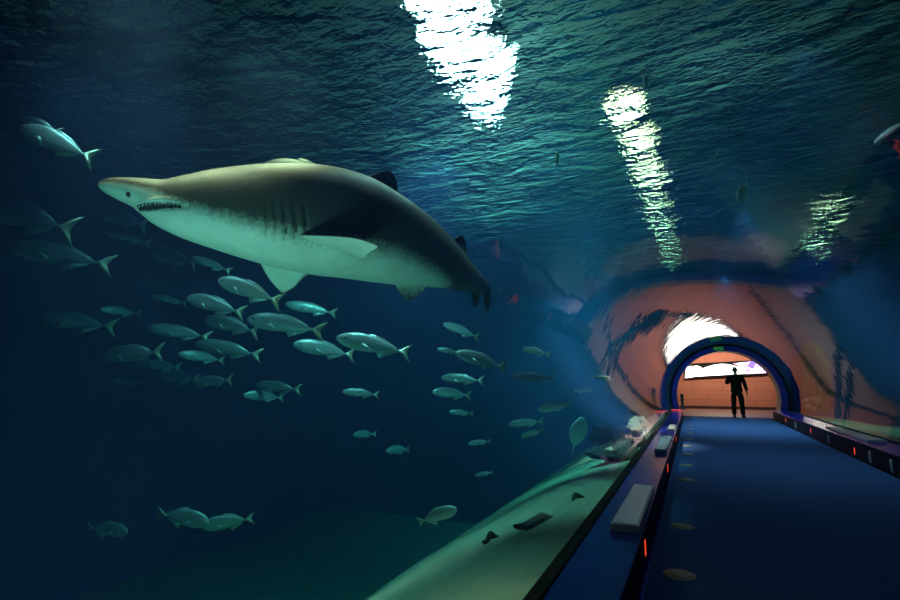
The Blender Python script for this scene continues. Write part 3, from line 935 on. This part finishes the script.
J = JACK; Bm = BREAM
FISH = [
    # head, tail, depth, label
    (20, 118, 62, 133, 4.9, 'upper of two pale fish overlapping high on the left, angled down', J),
    (20, 128, 97, 160, 4.7, 'lower and longer of two overlapping pale fish high on the left', J),
    (-14, 64, 82, 106, 5.6, 'very faint large fish at upper left edge above the overlapping pair', J),
    (-26, 204, 78, 232, 5.6, 'big fish cut by the left edge with raised forked tail', J),
    (8, 246, 115, 266, 5.6, 'large silvery fish near left edge just below the one cut off', J),
    (36, 318, 118, 328, 7.2, 'faint fish low on the left, alone below the large silvery one', J),
    (100, 213, 148, 226, 7.0, 'dim fish directly below the shark snout', J),
    (104, 232, 152, 244, 8.0, 'very dim fish under the shark throat', J),
    (150, 252, 198, 264, 8.4, 'dim fish behind and above the bright pair below the pectoral fin', J),
    (191, 258, 232, 272, 7.1, 'dim fish just below the shark belly left of the hanging fin', J),
    (218, 280, 283, 303, 5.2, 'brightest fish with glinting back left of the shark hanging fin', J),
    (187, 298, 246, 314, 5.8, 'blue green fish left of and below the brightest fish', J),
    (152, 297, 188, 304, 8.2, 'small dim fish left of the blue green one', J),
    (100, 309, 142, 314, 8.0, 'thin faint fish far left of the school', J),
    (205, 319, 260, 333, 6.4, 'fish with its nose under the blue green fish, mid school', J),
    (247, 319, 326, 332, 5.6, 'long fish with glinting back in the middle of the school', J),
    (285, 304, 338, 314, 7.8, 'faint slim fish right of the shark hanging fin', J),
    (336, 338, 412, 354, 5.6, 'bright slim fish at the right end of the school, tail spread', J),
    (147, 328, 212, 338, 6.6, 'plump dim fish left of mid school', J),
    (195, 344, 263, 356, 6.6, 'dim fish below the middle of the school', J),
    (293, 344, 356, 356, 6.4, 'dim fish below the long glinting one', J),
    (104, 356, 164, 352, 6.2, 'pale nosed fish at lower left of the school', J),
    (178, 354, 226, 361, 7.4, 'dim fish tucked behind the pale nosed one', J),
    (138, 364, 182, 368, 8.6, 'very faint fish under the pale nosed one', J),
    (195, 383, 233, 380, 6.6, 'short deep fish at bottom of the school with upright tail', J),
    (158, 376, 200, 380, 8.0, 'faint fish just left of the short deep fish', J),
    (112, 380, 148, 383, 8.8, 'faintest fish at lower left of the school', J),
    (243, 395, 285, 398, 7.4, 'lower of two slim fish beneath the school', J),
    (255, 386, 302, 390, 7.6, 'upper of two slim fish beneath the school', J),
    (342, 392, 380, 395, 7.0, 'small lone fish under the bright slim one', J),
    (455, 353, 508, 368, 6.4, 'pale fish under the tail of the shark', J),
    (437, 349, 462, 354, 9.0, 'faint small fish left of the pale one under the shark tail', J),
    (443, 324, 480, 338, 8.6, 'faint fish close under the shark tail fin', J),
    (523, 349, 551, 355, 8.0, 'small glinting fish right of the shark tail', J),
    (513, 376, 556, 379, 7.4, 'slim silver fish below the small glinting one', J),
    (441, 378, 485, 381, 8.0, 'slim dim fish below the pale one, first of two rows', J),
    (432, 392, 472, 396, 8.4, 'slim dim fish below the first row, under the pale one', J),
    (449, 412, 474, 414, 9.4, 'tiny dim fish lower in the middle of the tank', J),
    (508, 425, 545, 421, 9.0, 'thin fish tilted upward in the middle of the tank', J),
    (538, 410, 572, 404, 10.0, 'thin faint fish left of the ray', J),
    (468, 444, 492, 441, 9.2, 'tiny slim fish below the thin tilted one', J),
    (475, 476, 494, 472, 9.0, 'tiny pale fish above the round bottom fish', J),
    (386, 451, 410, 449, 9.4, 'tiny faint fish in the dark centre of the tank', J),
    (353, 435, 377, 434, 9.4, 'tiny faint fish left of the one in the dark centre', J),
    (592, 390, 573, 391, 10.5, 'small bright fish facing right above the ray', J),
    (613, 380, 591, 376, 10.5, 'small white glinting fish beside the tunnel end', J),
    (521, 437, 545, 430, 10.5, 'faint sliver of fish left of the ray tail', J),
    (571, 480, 573, 489, 7.6, 'tiny upright fish hovering over the edge of the sand', Bm),
    (592, 479, 580, 484, 7.6, 'tiny pale fish just above the bright sand', Bm),
    (457, 509, 417, 523, 5.4, 'round bodied pale fish facing right near the sand slope', Bm),
    (209, 523, 156, 513, 5.6, 'plump silver fish facing right, low on the left', Bm),
    (201, 527, 255, 518, 6.0, 'dim fish facing left nose to tail with the plump silver one', Bm),
    (128, 532, 86, 528, 6.4, 'small dim greenish fish at far lower left', Bm),
    (262, 167, 347, 179, 4.75, 'blue backed fish showing just above the shark back', Bm),
    (645, 76, 645, 97, 5.0, 'thin bright sliver of fish high above the tunnel', J),
    (557, 152, 558, 172, 6.0, 'tiny pale fish under the water surface right of the glare', J),
    (712, 162, 720, 148, 6.4, 'thin pale fish slanting under the surface above the tunnel', J),
    (738, 200, 748, 186, 7.0, 'short pale fish under the surface nearer the tunnel end', J),
    (874, 144, 914, 116, 4.3, 'green tinted fish at upper right edge', J),
]
for hx, hy, tx, ty, d, lb, me in FISH:
    put_fish(hx, hy, tx, ty, d, lb, me)

# ray
def build_ray():
    bm = bmesh.new()
    n, na = 14, 44
    rings = []
    for i in range(n + 1):
        r = i / n
        ring = []
        for j in range(na):
            a = 2 * PI * j / na
            rad = 1 / (abs(math.cos(a)) ** 1.6 + abs(math.sin(a)) ** 1.6) ** (1 / 1.6)
            ring.append((.5 * r * rad * math.cos(a) * 1.05, .42 * r * rad * math.sin(a), .06 * (1 - r * r) ** .8))
        rings.append(ring)
    def sheet(s):
        vs = [[bm.verts.new((x, y, z * s + .03 * y * y)) for x, y, z in ring] for ring in rings[1:]]
        c = bm.verts.new((0, 0, .06 * s))
        for j in range(na):
            bm.faces.new((c, vs[0][j], vs[0][(j + 1) % na]))
        for a, b in zip(vs, vs[1:]):
            for j in range(na):
                k = (j + 1) % na; bm.faces.new((a[j], b[j], b[k], a[k]))
        return vs[-1]
    e1, e2 = sheet(1), sheet(-.6)
    bmesh.ops.remove_doubles(bm, verts=bm.verts, dist=.0008)
    seg = []
    for i in range(13):
        u = i / 12; r = .028 * (1 - u) + .003
        seg.append([bm.verts.new((-.46 - .42 * u, .05 * math.sin(3 * u), .0) + Vector((0, 0, 0)) if False else Vector((-.44 - .46 * u, .04 * math.sin(3 * u) + r * math.cos(2 * PI * k / 8), r * math.sin(2 * PI * k / 8)))) for k in range(8)])
    for a, b in zip(seg, seg[1:]):
        for k in range(8):
            bm.faces.new((a[k], a[(k + 1) % 8], b[(k + 1) % 8], b[k]))
    o = obj('stingray', bm, MT['ray_skin'])
    h, t = at(582, 417, 8.6), at(572, 456, 8.6)
    X = (h - t).normalized(); L_ = (h - t).length / 1.42
    Z = (-CF + CR * .55); Z = (Z - X * Z.dot(X)).normalized(); Y = Z.cross(X)
    mw = Matrix((X, Y, Z)).transposed().to_4x4() @ Matrix.Diagonal((L_, L_, L_, 1)); mw.translation = h.lerp(t, .37)
    o.matrix_world = mw
    tag(o, 'pale blue oval ray swimming upright with thin tail pointing down', 'ray')
    for s in (1, -1):
        bm = bmesh.new(); bmesh.ops.create_uvsphere(bm, u_segments=10, v_segments=8, radius=.03)
        for v in bm.verts: v.co += Vector((.33, s * .09, .05))
        obj('eye', bm, MT['eye'], o)


build_ray()

# ------------------------------------------------------------------ person
def skin_mesh(name, verts, edges, radii, m, parent, root=0, sub=2):
    me = bpy.data.meshes.new(name); me.from_pydata([Vector(v) for v in verts], edges, []); me.materials.append(m)
    o = bpy.data.objects.new(name, me); COL.objects.link(o)
    if parent: o.parent = parent
    md = o.modifiers.new('skin', 'SKIN'); md.use_smooth_shade = True
    for i, r in enumerate(radii):
        sv = me.skin_vertices[0].data[i]
        sv.radius = r if isinstance(r, tuple) else (r, r); sv.use_root = (i == root)
    s = o.modifiers.new('sub', 'SUBSURF'); s.levels = sub; s.render_levels = sub
    return o


def build_person(loc, rz):
    # local: faces +y, x to the person's right
    t = thing('person', 'person in dark jacket and trousers silhouetted at tunnel exit, one arm bent', 'person', loc, rz=rz)
    V = [(0, 0, .96), (0, -.01, 1.10), (0, -.01, 1.26), (0, -.02, 1.42), (0, -.01, 1.49), (0, .01, 1.55),          # 0-5 spine, neck
         (0, .015, 1.62), (0, .02, 1.70),                                                                             # 6,7 head
         (-.10, 0, .93), (-.125, .01, .50), (-.135, -.02, .09), (-.14, .10, .035),                                        # 8-11 left leg
         (.10, 0, .93), (.125, .02, .50), (.135, -.01, .09), (.15, .11, .035),                                              # 12-15 right leg
         (-.19, -.02, 1.42), (-.285, -.04, 1.19), (-.20, .19, 1.30), (-.17, .24, 1.34),                                            # 16-19 left arm bent up
         (.19, -.02, 1.42), (.265, -.03, 1.15), (.305, .04, .90), (.305, .06, .83)]                                             # 20-23 right arm hangs
    E_ = [(0, 1), (1, 2), (2, 3), (3, 4), (4, 5), (5, 6), (6, 7), (0, 8), (8, 9), (9, 10), (10, 11), (0, 12), (12, 13), (13, 14), (14, 15), (3, 16), (16, 17), (17, 18), (18, 19), (3, 20), (20, 21), (21, 22), (22, 23)]
    Rr = [(.15, .11), (.14, .10), (.16, .11), (.15, .10), .065, .058, (.075, .092), (.070, .085), .085, .055, .042, .035, .085, .055, .042, .035, .06, .045, .035, .03, .06, .045, .035, .03]
    body = skin_mesh('body', V, E_, Rr, MT['skin'], t)
    # clothes follow the same skeleton, a little thicker
    tv = [(0, 0, .98), (0, 0, .93), (-.10, 0, .88), (-.125, .01, .50), (-.135, -.02, .07), (.10, 0, .88), (.125, .02, .50), (.135, -.01, .07)]
    skin_mesh('trousers', tv, [(0, 1), (1, 2), (2, 3), (3, 4), (1, 5), (5, 6), (6, 7)], [(.175, .13), (.17, .13), .115, .088, .078, .115, .088, .078], MT['trousers'], t)
    jv = [(0, 0, .90), (0, 0, 1.06), (0, -.01, 1.24), (0, -.02, 1.40), (0, -.01, 1.49), (-.20, -.02, 1.42), (-.295, -.04, 1.18), (-.22, .15, 1.28), (.20, -.02, 1.42), (.275, -.03, 1.15), (.31, .035, .93)]
    skin_mesh('jacket', jv, [(0, 1), (1, 2), (2, 3), (3, 4), (3, 5), (5, 6), (6, 7), (3, 8), (8, 9), (9, 10)], [(.20, .145), (.185, .14), (.20, .145), (.19, .135), .085, .09, .072, .058, .09, .072, .055], MT['jacket'], t, root=1)
    # hair cap
    bm = bmesh.new(); bmesh.ops.create_uvsphere(bm, u_segments=24, v_segments=16, radius=1)
    for v in bm.verts:
        v.co = Vector((v.co.x * .088, v.co.y * .105 - .008, v.co.z * .105 + 1.675)) + v.co.normalized() * .006 * noise.noise(v.co * 3)
    bmesh.ops.delete(bm, geom=[v for v in bm.verts if v.co.z < 1.66 and v.co.y > -.01 or v.co.z < 1.60], context='VERTS')
    obj('hair', bm, MT['hair'], t)
    # face
    bm = bmesh.new(); bmesh.ops.create_cone(bm, cap_ends=True, segments=10, radius1=.018, radius2=.006, depth=.045)
    for v in bm.verts: v.co = Vector((v.co.x, v.co.y * .8 + .108 + (.012 if v.co.z < 0 else 0), v.co.z + 1.635))
    obj('nose', bm, MT['skin'], t)
    for s in (-1, 1):
        bm = bmesh.new(); bmesh.ops.create_uvsphere(bm, u_segments=12, v_segments=8, radius=.012)
        for v in bm.verts: v.co += Vector((s * .032, .094, 1.655))
        obj('eye', bm, MT['eye'], t)
        bm = bmesh.new(); bmesh.ops.create_uvsphere(bm, u_segments=12, v_segments=8, radius=.03)
        for v in bm.verts: v.co = Vector((v.co.x * .35 + s * .082, v.co.y * .6 + .005, v.co.z + 1.635))
        obj('ear', bm, MT['skin'], t)
    bm = B(-.022, .022, .098, .106, 1.588, 1.596, bev=.002); obj('mouth', bm, MT['mouth'], t)
    # hands
    for s, base, dirv, side in ((-1, Vector((-.17, .24, 1.34)), Vector((.25, .35, .9)).normalized(), Vector((1, 0, 0))), (1, Vector((.305, .06, .84)), Vector((0, .15, -1)).normalized(), Vector((0, 1, 0)))):
        side = (side - dirv * side.dot(dirv)).normalized(); nn = dirv.cross(side)
        hv = [base, base + dirv * .05, base + dirv * .085]; he = [(0, 1), (1, 2)]; hr = [.026, (.036, .018), (.036, .016)]
        for k, ln in enumerate((.066, .074, .070, .056)):
            b0 = base + dirv * .075 + side * (.027 - .018 * k)
            i0 = len(hv); hv += [b0, b0 + dirv * ln * .5 + nn * .006, b0 + dirv * ln * .9 + nn * .022]
            he += [(1, i0), (i0, i0 + 1), (i0 + 1, i0 + 2)]; hr += [.0095, .0085, .007]
        i0 = len(hv); hv += [base + dirv * .02 + side * .035, base + dirv * .055 + side * .058 + nn * .01, base + dirv * .08 + side * .060 + nn * .02]
        he += [(0, i0), (i0, i0 + 1), (i0 + 1, i0 + 2)]; hr += [.012, .0105, .008]
        skin_mesh('hand', hv, he, hr, MT['skin'], t, sub=1)
    for s, x, y in ((-1, -.14, .0), (1, .145, .01)):
        bm = bmesh.new(); bmesh.ops.create_uvsphere(bm, u_segments=20, v_segments=12, radius=1)
        for v in bm.verts:
            c = v.co
            z = max(c.z, -.55)
            v.co = Vector((x + c.x * .052 + s * .03 * c.y, y + .055 + c.y * .145, .045 + z * .078 * (1 - .35 * max(0, c.y))))
        obj('shoe', bm, MT['shoe'], t)
    # compact camera in raised hand
    c = thing('compact_camera', 'small dark camera held up by the person at the exit', 'camera')
    return t, c


pl = on_z(737.5, 417, 0)
PY = 20.75
pxx = on_y(737.5, 400, PY).x
person, ccam = build_person((pxx, PY, 0), math.radians(-12))
bpy.context.view_layer.update()
ccam.location = person.matrix_basis @ Vector((-.145, .275, 1.43))
ccam.rotation_euler = person.rotation_euler
obj('camera_body', B(-.055, .055, -.014, .014, -.033, .033, bev=.006), MT['camera_black'], ccam, smooth=False)
bm = bmesh.new(); lathe(bm, [(.024, .012), (.024, .03), (.02, .034)], 20, axis=(0, 1, 0)); obj('lens', bm, MT['lamp_frame'], ccam)

# ------------------------------------------------------------------ lamps
def lamp_at(name, kind, loc, target, energy, col, size=.2, angle=None, blend=.6, spread=None, size_y=None):
    l = bpy.data.lights.new(name, kind); l.energy = energy; l.color = col
    if kind == 'SPOT':
        l.spot_size = math.radians(angle); l.spot_blend = blend; l.shadow_soft_size = size
    elif kind == 'AREA':
        l.shape = 'RECTANGLE'; l.size = size; l.size_y = size_y or size
        if spread: l.spread = math.radians(spread)
    else:
        l.shadow_soft_size = size
    o = bpy.data.objects.new(name, l); COL.objects.link(o); o.location = loc
    o.rotation_euler = (Vector(target) - Vector(loc)).to_track_quat('-Z', 'Y').to_euler()
    return o


MT['flood'] = emissive('floodlight_glass', (1, .96, .9), 60)
MT['flood_small'] = emissive('floodlight_glass_small', (1, .62, .38), 40)


def floodlight(loc, target, r, label, m):
    t = thing('hanging_floodlight', label, 'lamp', loc, 'floodlights hung above the water')
    t.rotation_euler = (Vector(target) - Vector(loc)).to_track_quat('-Z', 'Y').to_euler()
    bm = bmesh.new(); lathe(bm, [(r * .35, .45), (r * .6, .40), (r * .95, .12), (r, .0), (r, -.03), (r * .95, -.03)], 32); obj('housing', bm, MT['lamp_house'], t)
    bm = bmesh.new(); lathe(bm, [(.02, .44), (.02, .62), (.05, .63), (.05, .66)], 12); obj('bracket', bm, MT['dark_metal'], t)
    bm = bmesh.new(); lathe(bm, [(r * .93, -.032), (r * .93, -.045), (r * .4, -.06)], 32); obj('lens', bm, m, t)
    return t


def up_ray(px, py, z):
    return on_z(px, py, z)


FZ = 5.3
for k, (px, py, lb) in enumerate(((430, 8, 'uppermost floodlight above the water in the white glare'), (458, 20, 'floodlight above the water, upper middle of the white glare'), (446, 52, 'floodlight above the water at the side of the white glare towards the shark'),
                   (468, 58, 'floodlight above the water in the heart of the white glare'), (490, 84, 'floodlight above the water in the white glare at the side towards the tunnel'), (458, 92, 'floodlight above the water low in the white glare, towards the shark'),
                   (484, 122, 'lowest floodlight above the water in the white glare'))):
    q = up_ray(px, py, (5.2, 6.0)[k % 2])
    floodlight(q, (q.x + .6, q.y - 1.5, 0), (.33, .38)[k % 2], lb, MT['flood'])
# lamps over the far part; the row is added for the glint column
for px, py, yy, lb in ((626, 132, 0, 'first added glint floodlight of the row above the water over the tunnel, closest to the white glare'), (640, 168, 0, 'second added glint floodlight of the row above the water over the tunnel'),
                   (650, 200, 0, 'third added glint floodlight of the row above the water over the tunnel'), (657, 232, 0, 'fourth added glint floodlight of the row above the water over the tunnel'),
                   (664, 258, 18.0, 'fifth added glint floodlight of the row above the water over the tunnel'), (672, 278, 19.2, 'last added glint floodlight of the row above the water, over the tunnel exit'),
                   (838, 246, 0, 'floodlight above the water over the darker side of the tunnel'), (822, 278, 19.0, 'second floodlight over the darker side of the tunnel, towards the exit')):
    q = on_y(px, py, yy) if yy else up_ray(px, py, FZ)
    if q.y > 19.2: q = on_y(px, py, 19.2)
    q.z = max(q.z, 4.75)
    floodlight(q, (q.x, q.y - 2.0, 0), .33, lb, MT['flood_small'])
# unseen lights added just under the surface to light sand, shark, fish and carpet
ZB = ZW - .12
lamp_at('unseen_spot', 'SPOT', (-2.65, 5.7, ZB), (-4.2, 11.0, .6), 420, (.95, 1, .98), .2, 80, 1)  # added to brighten the far fish
lamp_at('unseen_panel', 'AREA', (-4.9, 2.6, ZB), (-4.7, 2.8, 1.5), 20, (.9, .97, 1), 1.2, spread=80)  # added to lift the dark fish on the left
SANDC = (.48, 1, .92)
lamp_at('unseen_panel', 'AREA', (-3.45, 1.95, ZB), (-3.15, 1.95, 2.3), 30, (1, .58, .34), .7, spread=75)
lamp_at('unseen_panel', 'AREA', (-3.15, 3.0, ZB), (-2.9, 2.8, 2.5), 22, (1, .58, .34), .7, spread=75)
lamp_at('unseen_spot', 'SPOT', (-1.45, 2.7, ZB), (-1.4, 2.9, 0), 110, SANDC, .2, 36, 1)
lamp_at('unseen_spot', 'SPOT', (-1.45, 5.4, ZB), (-1.35, 5.6, 0), 330, SANDC, .2, 38, 1)
lamp_at('unseen_spot', 'SPOT', (-1.5, 8.6, ZB), (-1.4, 8.6, 0), 1050, SANDC, .2, 38, 1)
lamp_at('unseen_spot', 'SPOT', (-1.75, 11.8, ZB), (-1.2, 11.2, .3), 5200, (1, .52, .42), .2, 36, 1)  # added to brighten the rocks beside the ledge
lamp_at('unseen_spot', 'SPOT', (-4.4, 7.9, ZB), (-6.0, 10.0, 0), 480, (.92, 1, .96), .2, 100, .9)  # added behind the shark to lift the water around its back
lamp_at('unseen_spot', 'SPOT', (-2.65, 5.5, ZB), (-5.0, 5.2, .8), 520, (.95, 1, .98), .2, 110, .8)  # added to light the fish school
lamp_at('unseen_panel', 'AREA', (-3.6, 16.6, ZB), (-3.4, 20.4, 1.2), 480, (.9, .97, 1), 1.4, spread=150)  # added wash for the bulkhead and its reflection in the ripples
lamp_at('unseen_panel', 'AREA', (4.2, 16.5, ZB), (3.8, 20.4, .5), 55, (1, .95, .86), 1.0, spread=120)
lamp_at('unseen_spot', 'SPOT', (1.0, 15.6, ZB), (1.0, 16.0, 0), 950, (.75, .88, 1), .05, 104, 1)  # this and the next two added to light the carpet through the acrylic
lamp_at('unseen_spot', 'SPOT', (1.0, 9.6, ZB), (1.0, 9.8, 0), 270, (.75, .88, 1), .05, 104, 1)
lamp_at('unseen_spot', 'SPOT', (1.1, 5.0, ZB), (1.1, 5.0, 0), 50, (.75, .88, 1), .05, 100, 1)
lamp_at('belly_fill', 'SPOT', (-2.1, .5, -.2), (-2.5, 2.9, 2.4), 450, (.75, 1, .86), .5, 75, .9)  # unseen low fill added for the shark belly

# lobby lamps
lamp_at('lobby_lamp', 'AREA', (1.0, 25.3, 3.5), (1.0, 26.9, .6), 190, (1, .80, .64), 4, size_y=1.0)

# unseen ceiling and lamps added over the tank to brighten the ripples with teal
tag(obj('ceiling_ripple_fill', B(-24, 12, -4, 42, 8.0, 8.2), principled('teal_fill_ceiling', (.30, .62, .58), .8, col2=(.36, .68, .64), scale=.6), smooth=False), kind='structure')
for q in ((-6.5, 17.0, 6.6, 1100), (-10.0, 25.0, 6.6, 1500), (-3.2, 10.5, 6.7, 60), (1.2, 14.0, 6.7, 40)):
    lamp_at('ripple_fill_lamp', 'POINT', q[:3], (0, 0, 0), q[3], (.9, 1, .95), 0)  # added only to light the ceiling behind the ripples

w = bpy.data.worlds.new('world'); sc.world = w; w.use_nodes = True
bg = w.node_tree.nodes['Background']; bg.inputs[0].default_value = (.075, .055, .48, 1); bg.inputs[1].default_value = .46

# ------------------------------------------------------------------ render settings
sc.view_settings.view_transform = 'Standard'; sc.view_settings.look = 'None'
sc.view_settings.gamma = 1; sc.view_settings.use_curve_mapping = False
sc.view_settings.exposure = 0
c = sc.cycles
c.use_denoising = True
c.max_bounces = 10; c.transparent_max_bounces = 24; c.glossy_bounces = 6; c.diffuse_bounces = 2; c.volume_bounces = 1
c.caustics_reflective = False; c.caustics_refractive = False
c.sample_clamp_indirect = 4
